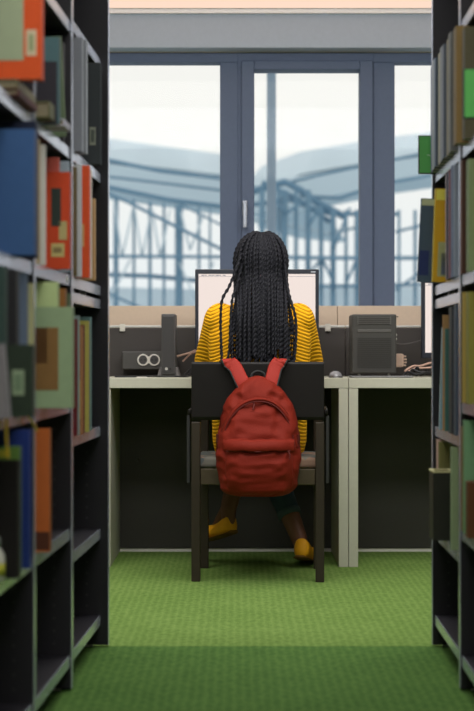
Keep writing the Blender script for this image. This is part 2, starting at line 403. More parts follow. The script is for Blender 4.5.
def cable(name, pts, r, m, label, cat='cable', group=None):
    o = MB().tube(catmull(pts, 8), r, 8).build(name, m, None, smooth=True); return tag(o, label, cat, group)
M_bc = mat('beige_cable', (196, 160, 142), .6, .3)
cable('beige_cable', [(-.262, 7.19, .845), (-.20, 7.18, .862), (-.165, 7.2, .875), (-.10, 7.22, .88), (-.04, 7.22, .86)], .0045, M_bc, 'beige cable rising from the slim computer to the lit monitor')
cable('beige_cable', [(-.232, 7.2, .825), (-.215, 7.19, .842), (-.20, 7.18, .856), (-.17, 7.19, .868)], .004, M_bc, 'short beige cable branching off right of the slim computer')
for i in range(5):
    pts = [(-.225+.02*i, 7.1+.02*i, DT+.006), (-.20+.015*i, 7.16, DT+.03+.012*i), (-.165-.004*i, 7.14-.02*i, DT+.05+.008*(i % 3)), (-.13, 7.12+.02*(i % 2), DT+.02+.01*i), (-.07, 7.2, DT+.006)]
    cable('black_cable', pts, .0045, M_black, 'black cable tangled on the desk between slim computer and woman', group='black cables beside the slim computer')
cable('grey_cable', [(.664, 7.1, .905), (.70, 7.16, .898), (.74, 7.2, .902), (.79, 7.22, .915)], .0022, mat('grey_cable', (110, 105, 105), .6, .3), 'thin grey cable drooping between the tower and the right monitor')
cable('beige_cable', [(.70, 7.0, .785), (.735, 7.02, .805), (.77, 7.03, .806), (.81, 7.05, .818), (.86, 7.09, .82)], .0045, M_bc, 'upper beige cable running from the tower plug behind bookcase')
cable('beige_cable', [(.70, 6.98, .775), (.74, 7.0, .796), (.78, 6.99, .798), (.84, 7.0, .803)], .004, M_bc, 'lower beige cable running from the tower plug behind bookcase')
for i in range(5):
    pts = [(.69+.02*i, 6.96+.02*i, DT+.006), (.71+.02*i, 6.98, DT+.022+.01*(i % 3)), (.745+.01*i, 6.95+.02*i, DT+.012+.01*(i % 2)), (.79, 6.97, DT+.02), (.86, 6.99+.01*i, DT+.006)]
    cable('black_cable', pts, .0045, M_black, 'black cable tangled on the desk right of the wide tower', group='black cables beside the wide tower')
t = thing('adapter_plug', 'chunky beige plug with prongs beside the wide computer tower', 'plug', (.666, 7.15, .80))
MB().box(0, .045, 0, .03, 0, .058).build('plug_body', mat('beige_plug', (206, 176, 156), .5, .3), t, bevel=.008)
for i in range(4): MB().box(.0455, .06-.003*abs(i-1.5), .008, .022, .004+.013*i, .011+.013*i).build('prong', mat('beige_plug', (206, 176, 156)), t, bevel=.002)
cable('black_cable', [(-.50, 6.86, DT+.004), (-.42, 6.88, DT+.004), (-.36, 6.84, DT+.006), (-.33, 6.87, DT+.006), (-.22, 6.90, DT+.004), (-.20, 6.98, DT+.004)], .0035, M_black, 'black cable lying along the desk in front of slim computer')
o = MB().box(-.022, .022, -.004, .004, 0.0008, .004).build('white_cable_tag', mat('white_plastic', (225, 220, 212)), None, bevel=.002, loc=(-.385, 6.80, DT)); tag(o, 'small pale tag on the desk below the two sockets', 'tag')

# ------------------------------------------------------------------ bookcases
M_lam = mat('black_shelf_laminate', (38, 37, 43), .5, .35)
M_edge = mat('grey_shelf_edging', (212, 218, 236), .24, .6, metal=0.6)
ZN = [.089, .4105, .732, 1.0535, 1.375, 1.6965, 2.018]
ZF = [.092, .344, .643, 1.052, 1.379, 1.711, 2.03]
PT = .025; UD = .30
def frame(side):   # local: +x towards the aisle, y away from the camera along the front line
    if side == 'L': return Matrix.Translation((-.5892, 0, 0)) @ Matrix(((1, .04, 0, 0), (-.04, 1, 0, 0), (0, 0, 1, 0), (0, 0, 0, 1)))
    return Matrix.Translation((.5185, 0, 0)) @ Matrix(((-1, .011, 0, 0), (.011, 1, 0, 0), (0, 0, 1, 0), (0, 0, 0, 1)))
def local(side, D, p=0):
    # world point on the front line at depth D, moved p towards the aisle
    X = -.5892+.04*D if side == 'L' else .5185+.011*D
    return Vector((X+(p if side == 'L' else -p), D, 0))
def rot(side): return math.atan(-.04) if side == 'L' else math.pi+math.atan(-.011)
def bookcase(side, posts, zs, label, extra=0.0, edge_post=True):
    base = local(side, posts[0][0]); rz = rot(side); sg = 1 if side == 'L' else -1
    t = thing('bookcase', label, 'bookcase', base, rz, 'dark bookcases along the aisle')
    def Y(D): return sg*(D-posts[0][0])
    def bx(x0, x1, d0, d1, z0, z1):
        y0, y1 = sorted((Y(d0), Y(d1))); return MB().box(x0, x1, y0, y1, z0, z1)
    for (d0, d1, ex) in posts:
        u = bx(-UD, ex-.002, d0, d1, .006, 2.12).build('upright', M_lam, t)
        bx(ex-.0018, ex, d0+.001, d1-.001, .006, 2.12).build('front_edging', M_edge, u)
        hl = MB()
        if d0 > 3.2:
            for z in [.12+.032*i for i in range(40)]:
                if 2.0 > z:
                    for xx in (-.045,):
                        y0, y1 = sorted((Y(d0)-sg*.0008, Y(d0)-sg*.0001)); hl.box(xx-.003, xx+.003, y0, y1, z-.003, z+.003)
            h_ = hl.build('peg_holes', mat('peg_hole', (62, 60, 64), .5, .3), u); 
        for xx in (-.04, -.26): MB().lathe([(.001, 0), (.012, 0), (.012, .0055), (.001, .0058)], (xx, Y((d0+d1)/2), 0), 14).build('foot', M_alu, t, smooth=True)
    for i in range(len(posts)-1):
        d0 = posts[i][1]+.0005; d1 = posts[i+1][0]-.0005
        for z in zs:
            s_ = bx(-UD+.012, -.008, d0, d1, z-.026, z).build('shelf', M_lam, t)
            bx(-.0078, -.0045, d0, d1, z-.027, z+.0005).build('front_edging', M_edge, s_)
        bx(-UD-.008, -UD+.0, d0, d1, .03, 2.12).build('back_panel', M_lam, t)
        bx(-UD, -.004, d0, d1, 2.095, 2.12).build('top_panel', M_lam, t)
    return t
bookcase('L', [(3.03, 3.055, 0), (3.665, 3.69, 0), (4.255, 4.28, 0)], ZN, 'near left dark bookcase with two bays of books')
bookcase('L', [(4.281, 4.30, -.002), (4.895, 4.92, .019)], ZF, 'far left dark bookcase with one bay, ending before the desks')
bookcase('R', [(3.03, 3.055, 0), (3.645, 3.67, 0), (4.255, 4.28, 0)], ZN, 'near right dark bookcase at the right edge')
bookcase('R', [(4.281, 4.30, -.002), (4.895, 4.92, .003)], [z for z in ZF if z != 1.711], 'far right dark bookcase carrying the grey volumes and yellow book')
# double shelf with a small bracket in each far bay
for side, lb in (('L', 'dark extra shelf below the orange books in the far left bookcase'), ('R', 'dark extra shelf below the yellow book in the far right bookcase')):
    sg = 1 if side == 'L' else -1; base = local(side, 4.301)
    t = thing('extra_shelf', lb, 'shelf', base, rot(side), 'extra shelves in the far bookcases')
    y0, y1 = sorted((0, sg*.593))
    MB().box(-UD+.012, -.008, y0, y1, .988, 1.012).build('board', M_lam, t)
    MB().box(-.0078, -.0045, y0, y1, .986, 1.0125).build('front_edging', M_edge, t)
    yb = sg*.32
    MB().box(-.03, -.012, yb-.004, yb+.004, 1.0126, 1.0252).build('bracket', M_alu, t)

# ------------------------------------------------------------------ books
M_pages = mat('book_pages', (214, 206, 190), .8, .2, .4, 300)
M_white = mat('white_page_edges', (225, 226, 232), .8, .2)
def book(side, D, z, p, w_, h, t_, cover, spine, label, cat='book', name='book', group=None, flip=False, decals=(), tiltx=0.0, tilty=0.0, pages=None):
    sg = 1 if side == 'L' else -1
    pos = local(side, D, p); pos.z = z+.0006
    o = thing(name, label, cat, pos, rot(side), group)
    if tilty: o.rotation_euler = (0, tilty*sg, rot(side))
    if tiltx: o.rotation_euler = (tiltx, o.rotation_euler[1], rot(side))
    def bx(q, x0, x1, a, b, z0, z1):
        y0, y1 = sorted((sg*a, sg*b)); q.box(x0, x1, y0, y1, z0, z1)
    th = .0025 if t_ > .012 else .0012
    q = MB(); bx(q, -w_, 0, 0, th, 0, h); bx(q, -w_, 0, t_-th, t_, 0, h)
    q.build('cover', cm(cover), o)
    q = MB()
    if not flip: bx(q, -th, 0.0004, th*.9, t_-th*.9, 0, h)
    else: bx(q, -w_, -w_+th, th, t_-th, 0, h)
    q.build('spine', cm(spine), o)
    q = MB()
    if not flip: bx(q, -w_+.004, -th-.0002, th+.0002, t_-th-.0002, .003, h-.003)
    else: bx(q, -w_+th+.0002, -.003, th+.0002, t_-th-.0002, .003, h-.003)
    q.build('pages', pages or (M_white if flip else M_pages), o)
    for nm, x0, x1, z0, z1, c in decals:       # label or printed panel on the front cover
        q = MB(); e = .0006 if nm != 'label_print' else .0011
        bx(q, x0, x1, -e, -.0001 if nm != 'label_print' else -.0007, z0, z1); q.build(nm, cm(c), o)
    return o
def lying(side, D, z, p, w_, L_, t_, cover, label, group=None):
    sg = 1 if side == 'L' else -1; pos = local(side, D, p); pos.z = z+.0006
    o = thing('book', label, 'book', pos, rot(side), group)
    y0, y1 = sorted((0, sg*L_))
    MB().box(-w_, 0, y0, y1, 0, .002).box(-w_, 0, y0, y1, t_-.002, t_).box(-.002, 0.0003, y0, y1, .002, t_-.002).build('cover', cm(cover), o)
    MB().box(-w_+.004, -.0022, y0+.003, y1-.003, .0022, t_-.0022).build('pages', mat('aged_pages', (128, 120, 98), .8, .2), o)
    return o
L = 'L'; R = 'R'
# --- left, shelf at 1.375
lying(L, 3.39, 1.375, .012, .2, .24, .014, (80, 24, 30), 'maroon book lying flat beneath the large orange book')
lying(L, 3.39, 1.3897, .010, .19, .23, .019, (120, 112, 84), 'dull ochre book lying between the maroon book and the orange one')
book(L, 3.40, 1.4095, .057, .215, .25, .032, (214, 84, 36), (200, 74, 34), 'large orange book with pale green cover panel, upper left corner',
     decals=[('cover_panel', -.2, -.0365, .038, .236, (160, 172, 142)), ('label', -.031, -.010, .047, .100, (206, 190, 160)), ('label_print', -.0255, -.0155, .057, .090, (150, 160, 120))])
book(L, 3.80, 1.375, .034, .19, .195, .022, (76, 106, 112), (70, 96, 104), 'teal grey book right after the large orange book, dark cover patch',
     decals=[('cover_panel', -.17, -.004, .0, .14, (48, 46, 54))])
lying(L, 3.70, 1.375, .028, .16, .07, .035, (98, 100, 66), 'small olive book lying just past the left post, below teal book')
lying(L, 3.84, 1.375, .040, .14, .10, .016, (198, 196, 214), 'pale lavender book lying low beside the leaning olive green book')
book(L, 4.02, 1.375, .018, .18, .24, .012, (98, 116, 88), (110, 128, 92), 'thin olive green book leaning beside the left middle post', tilty=-.05)
book(L, 4.10, 1.375, .0, .20, .24, .03, (46, 44, 50), (40, 40, 46), 'charcoal book standing in shade behind the thin olive book')
# --- far left top
book(L, 4.35, 1.379, .013, .20, .295, .028, (136, 140, 150), (160, 166, 180), 'silver grey tall volume, nearer of the pair before the dark folder', group='silver volumes', decals=[])
book(L, 4.40, 1.379, .018, .20, .298, .028, (146, 150, 158), (172, 178, 190), 'silver grey tall volume, farther of the pair before the dark folder', group='silver volumes')
book(L, 4.64, 1.379, .026, .21, .280, .03, (62, 68, 72), (62, 68, 72), 'dark grey folder with small square label and white page edge', 'folder', 'folder', flip=True,
     decals=[('label', -.030, -.013, .052, .102, (150, 156, 140)), ('label_print', -.0265, -.0165, .060, .094, (96, 104, 96))])
# --- left, shelf at 1.0535
book(L, 3.40, 1.0535, .042, .215, .255, .035, (58, 92, 142), (46, 74, 124), 'big plain blue book at the left edge')
book(L, 3.50, 1.0535, .030, .20, .285, .03, (34, 42, 66), (32, 40, 62), 'navy book standing a little taller behind the big blue book')
book(L, 3.72, 1.0535, .001, .17, .276, .018, (176, 156, 116), (170, 150, 112), 'tan book just right of the left post, beside white pages')
book(L, 3.77, 1.0535, .006, .17, .27, .022, (208, 206, 200), (206, 204, 200), 'white page edged book between the tan book and the red one', flip=True)
book(L, 3.95, 1.0535, .037, .19, .228, .03, (206, 74, 40), (196, 66, 38), 'red orange book with dark cover patch and two cream labels',
     decals=[('cover_panel', -.043, -.020, .10, .19, (52, 62, 58)), ('label', -.025, -.006, .068, .112, (190, 176, 122)), ('label', -.043, -.012, .028, .060, (196, 180, 118)), ('label_print', -.038, -.018, .038, .050, (140, 124, 84))])
book(L, 4.00, 1.0535, .004, .18, .268, .02, (206, 104, 92), (196, 92, 80), 'salmon book standing behind the labelled red orange book')
book(L, 4.11, 1.0535, .012, .18, .272, .02, (160, 178, 192), (150, 170, 186), 'pale blue book between the salmon book and the middle post')
book(L, 4.31, 1.0535, .004, .18, .28, .016, (112, 96, 66), (104, 88, 58), 'brown speckled book just past the middle left post')
book(L, 4.345, 1.0535, .012, .18, .29, .016, (206, 208, 214), (206, 208, 214), 'white edged book between the brown speckled and orange books', flip=True)
book(L, 4.39, 1.0535, .026, .18, .293, .028, (228, 88, 44), (220, 80, 40), 'bright orange tall book in the far left bookcase', decals=[('label', -.024, -.012, .08, .14, (214, 170, 110))])
book(L, 4.43, 1.0535, .028, .18, .285, .012, (226, 222, 218), (226, 222, 218), 'thin white edged book between the bright orange and tan books', flip=True)
book(L, 4.55, 1.0535, .021, .18, .222, .03, (196, 156, 106), (186, 146, 98), 'tan book at the far end beside the bright orange book')
# --- left, shelf at .732
book(L, 3.13, .732, .040, .16, .14, .02, (132, 128, 134), (150, 146, 154), 'grey lavender book leaning at the left edge below the navy ones', tilty=-.08)
book(L, 3.27, .732, .006, .2, .292, .03, (58, 78, 74), (52, 72, 68), 'dark green tall book at the left edge, below the big blue book')
book(L, 3.19, .732, .072, .16, .138, .035, (46, 58, 48), (42, 54, 46), 'low dark green binder with pale label, beneath the blue grey book', 'binder', 'binder', tilty=0,
     decals=[('label', -.038, -.015, .042, .09, (150, 168, 140)), ('label_print', -.034, -.019, .05, .082, (120, 142, 116))])
book(L, 3.34, .732, .016, .2, .30-.012, .035, (42, 42, 46), (40, 40, 44), 'black tall book between dark green and blue grey books, left edge')
book(L, 3.44, .732, .020, .2, .286, .02, (98, 112, 134), (86, 102, 130), 'blue grey tall book on the left below the big blue book')
book(L, 3.50, .732, .022, .2, .268, .02, (180, 180, 140), (186, 178, 112), 'cream and yellow book right of the blue grey tall book')
book(L, 3.75, .732, .070, .18, .226, .04, (150, 172, 136), (156, 176, 142), 'large sage green book with ochre panel, sticking out of left shelf',
     decals=[('cover_panel', -.16, -.030, .04, .18, (136, 102, 60)), ('cover_panel', -.12, -.055, .10, .18, (118, 82, 52))])
book(L, 3.84, .732, .024, .18, .286, .035, (188, 208, 150), (178, 196, 142), 'pale green tall book behind the large sage green book')
book(L, 3.95, .732, .026, .18, .275, .03, (150, 100, 52), (146, 96, 50), 'brown tall book right of the pale green tall book')
book(L, 4.07, .732, .020, .18, .268, .02, (96, 112, 84), (110, 128, 96), 'mossy green book between the brown book and middle left post')
# --- far left, .643
book(L, 4.32, .643, .004, .18, .30, .016, (108, 34, 40), (104, 32, 38), 'dark maroon thin book just past the middle left post')
book(L, 4.36, .643, .004, .18, .31, .016, (140, 160, 160), (140, 160, 160), 'grey green thin book beside the dark maroon thin book')
book(L, 4.41, .643, .006, .18, .285, .02, (172, 120, 80), (170, 116, 78), 'light brown book in the far left bookcase', decals=[('cover_panel', -.012, -.004, .04, .14, (206, 160, 80))])
book(L, 4.46, .643, .004, .18, .288, .02, (112, 60, 42), (110, 56, 40), 'red brown book in the far left bookcase')
book(L, 4.52, .643, .008, .18, .30, .026, (190, 184, 96), (150, 142, 74), 'yellow topped book before the teal cover, far left bookcase')
book(L, 4.60, .643, .003, .18, .312, .03, (96, 128, 134), (98, 132, 138), 'teal grey book last on its shelf, far left bookcase')
# --- left, shelf .4105
book(L, 3.30, .4105, .026, .2, .232, .03, (30, 27, 28), (30, 27, 28), 'black book at the left edge, under the yellow ribbons')
book(L, 3.36, .4105, .020, .2, .256, .025, (104, 140, 68), (70, 92, 92), 'green and yellow topped book behind the black one, left edge', decals=[('cover_panel', -.06, -.02, .235, .25, (180, 176, 60))])
book(L, 3.46, .4105, .022, .2, .285, .03, (34, 54, 122), (38, 60, 136), 'deep blue tall book near the left post')
book(L, 3.50, .4105, .004, .2, .285, .02, (40, 40, 60), (40, 40, 60), 'dark navy book directly behind the deep blue tall book')
book(L, 3.75, .4105, .020, .18, .275, .032, (188, 100, 48), (150, 84, 44), 'orange brown tall book on the lower left shelf by the post',
     decals=[('label', -.040, -.030, .13, .19, (196, 164, 84)), ('cover_panel', -.05, 0, .004, .045, (86, 48, 34))])
bt = thing('small_bottle', 'small white bottle at the left edge on the lower shelf', 'bottle', local(L, 3.27, -.012)+Vector((0, 0, .411)), 0)
MB().lathe([(.001, 0), (.016, 0), (.018, .004), (.018, .05), (.011, .062), (.008, .066), (.001, .067)], (0, 0, 0), 20).build('bottle_body', mat('bottle_white', (196, 196, 186), .4, .4), bt, smooth=True)
MB().lathe([(.001, .0672), (.010, .0672), (.010, .082), (.008, .085), (.001, .085)], (0, 0, 0), 20).build('cap', mat('cap_grey', (150, 156, 150), .5, .4), bt, smooth=True)
MB().lathe([(.0182, .01), (.0186, .01), (.0186, .035), (.0182, .035)], (0, 0, 0), 20).build('label', mat('yellow_label', (170, 170, 60), .6, .3), bt, smooth=True)
def ribbon(D, p0, drop, lb, run):
    o = MB(); a = local(L, D, 0); pts = [Vector((a.x-.03, D-.02, .7335)), Vector((a.x-.002, D, .7345)), Vector((a.x+.004, D+.004, .725)), Vector((a.x+p0*.6, D+.01+run*.4, .732-drop*.5)), Vector((a.x+p0, D+.01+run, .732-drop))]
    pts = catmull(pts, 6); vs = []; fs = []
    for i, q in enumerate(pts):
        for dx, dz in ((-.009, 0), (.0, 0)):
            vs.append((q.x+dx*.5-.0, q.y-.0+dx*.2, q.z+.0005)); 
        vs.append((q.x-.0045, q.y+.006, q.z+.0012)); vs.append((q.x, q.y+.006, q.z+.0012))
    rings = [[Vector(vs[i*4+0]), Vector(vs[i*4+1]), Vector(vs[i*4+3]), Vector(vs[i*4+2])] for i in range(len(pts))]
    o.loft(rings); ob = o.build('ribbon_bookmark', mat('yellow_ribbon', (206, 172, 40), .6, .3), None, smooth=False); tag(ob, lb, 'bookmark', 'yellow ribbons over the shelf edge')
ribbon(3.30, .008, .085, 'yellow ribbon hanging over the shelf edge at the left edge', .0)
ribbon(3.54, .020, .045, 'yellow ribbon hanging above the orange brown tall book', .06)

# --- right, far bay top: grey volumes
gc = [(92, 100, 118), (126, 130, 132), (84, 96, 112), (132, 130, 112), (112, 116, 118), (96, 104, 118), (124, 118, 96), (104, 106, 104)]
lb = ['slate blue volume at the far end of the grey row, by window', 'light grey volume second from the window end of the row', 'blue grey volume third from the window end of the row', 'olive tinted grey volume fourth from the window end of the row',
      'mid grey volume fifth from the window end of the row', 'bluish grey volume sixth from the window end of the row', 'ochre tinted grey volume next to last before the brown book', 'plain grey volume right behind the thick brown book']
for i in range(8):
    D = 4.83-.068*i
    book(R, D, 1.379, .009+.003*(i % 3), .2, .308+.004*math.sin(i*2.1), .052, gc[i], gc[i], lb[i], group='grey volumes on the top right shelf')
book(R, 4.15, 1.375, .022, .2, .290, .06, (134, 110, 66), (126, 104, 62), 'thick brown ochre book beside the near green sign')
book(R, 4.06, 1.375, .012, .2, .27, .05, (88, 84, 62), (84, 80, 58), 'dark olive book partly behind the near green sign')
# --- right 1.052
book(R, 4.76, 1.058, .060, .20, .238, .012, (70, 90, 110), (58, 76, 104), 'dark slate folder jutting out left of the yellow book', 'folder', 'folder', tilty=.05,
     decals=[('cover_panel', -.048, -.002, .218, .236, (184, 196, 160)), ('cover_panel', -.03, -.003, .02, .09, (40, 56, 108))])
book(R, 4.64, 1.0535, .029, .19, .258, .03, (206, 160, 30), (168, 152, 40), 'yellow book leaning out beside the slate folder', tilty=.035,
     decals=[('cover_panel', -.05, -.002, .226, .256, (232, 222, 92)), ('cover_panel', -.05, -.012, .015, .11, (166, 170, 120)), ('cover_panel', -.05, -.022, .02, .08, (106, 118, 142))])
r2 = [(4.52, (168, 160, 172), .285, 'pale lilac thin book just right of the yellow book'), (4.49, (52, 34, 44), .286, 'dark plum book between the lilac and sky blue thin books'),
      (4.455, (128, 166, 190), .284, 'sky blue thin book beside the dark plum book'), (4.43, (122, 56, 62), .284, 'dull red thin book between blue ones, right bookcase'),
      (4.40, (112, 126, 152), .29, 'steel blue book after the dull red thin book'), (4.37, (96, 112, 140), .292, 'darker steel blue book before the green trimmed book'),
      (4.34, (140, 150, 166), .29, 'grey blue book nearest the right post')]
for i, (D, c, h, l_) in enumerate(r2): book(R, D, 1.0535, .004+.002*(i % 2), .18, h, .024, c, c, l_)
book(R, 4.19, 1.0535, .003, .18, .285, .04, (76, 50, 40), (96, 54, 40), 'dark brown book just on the near side of right post')
book(R, 4.06, 1.0535, .002, .18, .272, .05, (140, 158, 110), (128, 148, 104), 'pale green book at the right edge, beneath the green sign')
# --- right .643
book(R, 4.70, .643, .004, .18, .285, .012, (134, 170, 190), (190, 206, 214), 'light blue leaning booklet in the far right bookcase', tilty=.03)
book(R, 4.62, .643, .002, .18, .318, .012, (176, 138, 92), (170, 132, 88), 'tan thin book standing taller beside the light blue booklet')
book(R, 4.58, .643, .0, .18, .28, .02, (70, 110, 104), (66, 104, 98), 'sea green book behind the tan thin book')
book(R, 4.42, .643, .002, .18, .335, .06, (62, 66, 72), (58, 62, 66), 'tall charcoal folder in the middle of the far right bay', 'folder', 'folder')
book(R, 4.32, .643, .002, .18, .338, .05, (70, 82, 100), (66, 78, 96), 'tall slate blue folder against the right post', 'folder', 'folder')
book(R, 4.17, .732, .002, .18, .275, .03, (178, 154, 78), (166, 142, 72), 'mustard tan book at the right edge, nearest the post')
book(R, 4.07, .732, .001, .18, .272, .06, (150, 146, 66), (140, 136, 60), 'olive yellow book at the right edge beside the mustard one')
# --- right lower
book(R, 4.76, .344, .004, .18, .268, .014, (210, 178, 168), (206, 176, 168), 'pale pink thin book standing behind the dark magazine box')
book(R, 4.71, .344, .002, .18, .262, .03, (122, 120, 72), (116, 112, 66), 'olive brown book right of the pale pink thin book')
book(R, 4.36, .344, .008, .18, .266, .035, (138, 156, 118), (136, 156, 122), 'pale green tall book by the post, lower right')
t = thing('magazine_box', 'dark open magazine box with cream rim, lower right shelf', 'box', local(R, 4.58, .034)+Vector((0, 0, .345)), rot(R))
MB().box(-.055, 0, -.10, -.098, 0, .185).box(-.055, 0, -.002, 0, 0, .185).box(-.002, 0, -.098, -.002, 0, .185).box(-.055, -.053, -.098, -.002, 0, .185).box(-.053, -.002, -.098, -.002, 0, .002).build('box_body', mat('dark_olive_card', (36, 37, 30), .5, .4), t)
MB().box(-.056, .001, -.101, -.095, .1852, .190).box(-.056, .001, -.005, .001, .1852, .190).box(-.005, .001, -.095, -.005, .1852, .190).box(-.056, -.05, -.095, -.005, .1852, .190).build('rim', mat('cream_rim', (206, 200, 150), .6, .3), t)
book(R, 4.13, .4105, .003, .18, .278, .04, (120, 164, 122), (112, 156, 116), 'mint green book at the right edge, lower shelf')
book(R, 4.03, .4105, .008, .16, .135, .05, (98, 62, 36), (104, 66, 38), 'short brown book at the right edge before the mint one')
book(R, 4.20, .4105, .001, .18, .26, .03, (126, 104, 62), (120, 98, 58), 'ochre book between the mint book and right post')

# green section signs on the right bookcases
def sign(D, X, lb, wid=.075):
    t = thing('section_sign', lb, 'sign', (X, D, 1.378), 0, 'green section signs')
    MB().box(0, wid, 0, .012, 0, .112).build('backing', mat('sign_backing', (44, 52, 44), .5, .3), t, bevel=.001)
    MB().box(.003, wid-.002, -.0012, -.0002, .003, .109).build('sign_face', mat('sign_green', (88, 172, 86), .5, .3), t)
    q = MB(); x = .026
    for i, (a, b_) in enumerate(((.006, .004), (.004, .003), (.005, .004))): q.box(x, x+a*.8, -.002, -.0013, .053-.001*i, .053-.001*i+b_*.6); x += a
    q.build('marking', mat('white_print', (220, 226, 216), .6, .2), t)
    MB().box(wid-.012, wid+.012, .0125, .0145, .03, .08).build('bracket', M_alu, t)
sign(4.880, .5275, 'green square section sign jutting out by the window', .05)
sign(3.74, .504, 'green section sign at the right edge in front of the brown book', .10)

# round white sticker on a shelf edge
a = local(L, 4.20, -.004)
o = MB().lathe([(.0005, 0), (.010, 0), (.010, .0012), (.0005, .0012)], (0, 0, 0), 20).build('round_sticker', mat('white_plastic', (225, 220, 212)), None, loc=(a.x, a.y, 1.0405))
o.rotation_euler = (0, math.pi/2, rot(L)); tag(o, 'round white sticker on shelf edge under the red orange book', 'sticker')

# ------------------------------------------------------------------ chair
M_chair = mat('dark_stained_wood', (46, 38, 27), .55, .35, .15, 25, .25)
M_cback = mat('black_brown_backrest', (20, 17, 15), .5, .25, .05, 25, .1)
CH = thing('wooden_chair', 'dark wooden library chair with armrests and patterned seat the woman sits on', 'chair', (.0775, 6.297, 0), math.radians(-2.5))
hw = .2495
for s in (-1, 1):
    x0, x1 = sorted((s*hw, s*(hw-.033)))
    MB().box(x0, x1, 0, .034, 0, .60).build('leg', M_chair, CH, bevel=.003)
    x0, x1 = sorted((s*(hw-.008), s*(hw-.040)))
    MB().box(x0, x1, .395, .430, 0, .62).build('leg', M_chair, CH, bevel=.003)
    # armrest, outside the back posts
    x0, x1 = sorted((s*(hw+.0005), s*(hw+.014)))
    q = MB().box(x0, x1, .0, .40, .628, .65)
    q.build('armrest', M_cback, CH, bevel=.006)
    x0, x1 = sorted((s*(hw+.006), s*(hw+.018)))
    MB().box(x0, x1, .01, .030, .37, .624).build('arm_strut', mat('grey_strut', (42, 42, 42), .5, .4), CH, bevel=.002)
q = MB()
zs = [.6005+.0115*i for i in range(20)]
rings = []
for i, z in enumerate((.607, .62, .68, .74, .80, .820, .8265)):
    ti = .006 if i in (0, 6) else 0
    rings.append([(-hw, ti, z), (hw, ti, z), (hw, .028-ti, z), (-hw, .028-ti, z)])
q.loft(rings); q.build('backrest', M_cback, CH, bevel=.003)
q = MB().box(-hw+.034, hw-.034, .006, .030, .364, .424).box(-hw+.034, hw-.034, .40, .424, .364, .424)
q.box(-hw+.004, -hw+.028, .035, .394, .364, .424).box(hw-.028, hw-.004, .035, .394, .364, .424)
q.build('seat_frame', mat('oak_seat_frame', (70, 60, 44), .55, .3, .1, 25, .2), CH, bevel=.003)
def patterned():
    m = bpy.data.materials.new('patterned_seat_fabric'); m.use_nodes = True; n = m.node_tree; b = n.nodes['Principled BSDF']; b.inputs['Roughness'].default_value = .9
    t_ = n.nodes.new('ShaderNodeTexCoord'); v = n.nodes.new('ShaderNodeTexVoronoi'); v.inputs['Scale'].default_value = 22
    r_ = n.nodes.new('ShaderNodeValToRGB'); n.links.new(t_.outputs['Object'], v.inputs['Vector']); n.links.new(v.outputs['Color'], r_.inputs[0]); n.links.new(r_.outputs[0], b.inputs['Base Color'])
    r_.color_ramp.interpolation = 'CONSTANT'; e = r_.color_ramp.elements
    e[0].color = lin((92, 100, 100)); e[1].position = .45; e[1].color = lin((120, 116, 106)); x = e.new(.65); x.color = lin((150, 120, 100)); x = e.new(.8); x.color = lin((70, 82, 92))
    return m
MB().box(-hw+.006, hw-.006, .036, .43, .4245, .468).build('seat', patterned(), CH, bevel=.014, seg=3)

# ------------------------------------------------------------------ person
PS = thing('person', 'woman seated from behind with long black braids, ribbed mustard sweater and yellow flats', 'person', (.087, 6.50, .468))
org = Vector((.087, 6.50, .468))
M_skin = mat('brown_skin', (104, 66, 48), .55, .35, .05, 80)
def LP(p): return Vector(p)-org
def rings_path(mb, secs, n=28):
    # secs: (x, y, z, rx, ry) horizontal sections
    rings = []
    for x, y, z, rx, ry in secs:
        rings.append([LP((x+rx*math.copysign(abs(math.cos(a))**.85, math.cos(a)), y+ry*math.copysign(abs(math.sin(a))**.85, math.sin(a)), z)) for a in [2*math.pi*k/n for k in range(n)]])
    mb.loft(rings)
def remesh(o, vox, smooth=4, fac=.5):
    md = o.modifiers.new('remesh', 'REMESH'); md.mode = 'VOXEL'; md.voxel_size = vox; md.use_smooth_shade = True
    if smooth:
        s_ = o.modifiers.new('smooth', 'SMOOTH'); s_.iterations = smooth; s_.factor = fac
J = dict(hipR=(.165, 6.50, .545), hipL=(.010, 6.50, .545), kneeR=(.075, 6.93, .625), kneeL=(.10, 6.94, .485), ankR=(-.034, 6.80, .235), ankL=(.250, 6.745, .115),
         shR=(.235, 6.475, 1.000), shL=(-.062, 6.475, 1.000), elR=(.282, 6.625, .822), elL=(-.110, 6.625, .822), wrR=(.205, 6.865, .800), wrL=(-.030, 6.865, .800))
b = MB()
rings_path(b, [(.087, 6.50, .49, .15, .11), (.087, 6.50, .56, .165, .12), (.087, 6.50, .66, .135, .10), (.087, 6.50, .78, .125, .09), (.087, 6.49, .90, .14, .095), (.087, 6.48, 1.0, .155, .09), (.087, 6.475, 1.04, .12, .075), (.088, 6.475, 1.065, .06, .055)])
b.capsule(LP((.088, 6.475, 1.04)), LP((.093, 6.50, 1.14)), .052, .048)
hc = Vector((.095, 6.505, 1.205)); tilt = Matrix.Rotation(math.radians(-8), 3, 'X')
def H(x, y, z): return LP(hc + tilt @ Vector((x, y, z)))
b.ell(LP(hc+Vector((0, -.012, .020))), .073, .088, .092, 28, 18)                       # skull
b.loft([[H(rx*math.cos(a), cy+ry*math.sin(a), z) for a in [2*math.pi*k/24 for k in range(24)]] for z, rx, ry, cy in
        ((-.118, .018, .016, .062), (-.105, .034, .035, .045), (-.08, .050, .055, .028), (-.04, .061, .068, .018), (0, .067, .074, .012), (.05, .068, .076, .004), (.08, .055, .06, 0))])
b.capsule(H(0, .080, .018), H(0, .098, -.028), .008, .014, 12)                          # nose
b.ell(H(.012, .090, -.030), .008, .008, .007, 10, 8); b.ell(H(-.012, .090, -.030), .008, .008, .007, 10, 8)
b.capsule(H(-.018, .078, -.060), H(.018, .078, -.060), .008, .008, 10)                  # lips
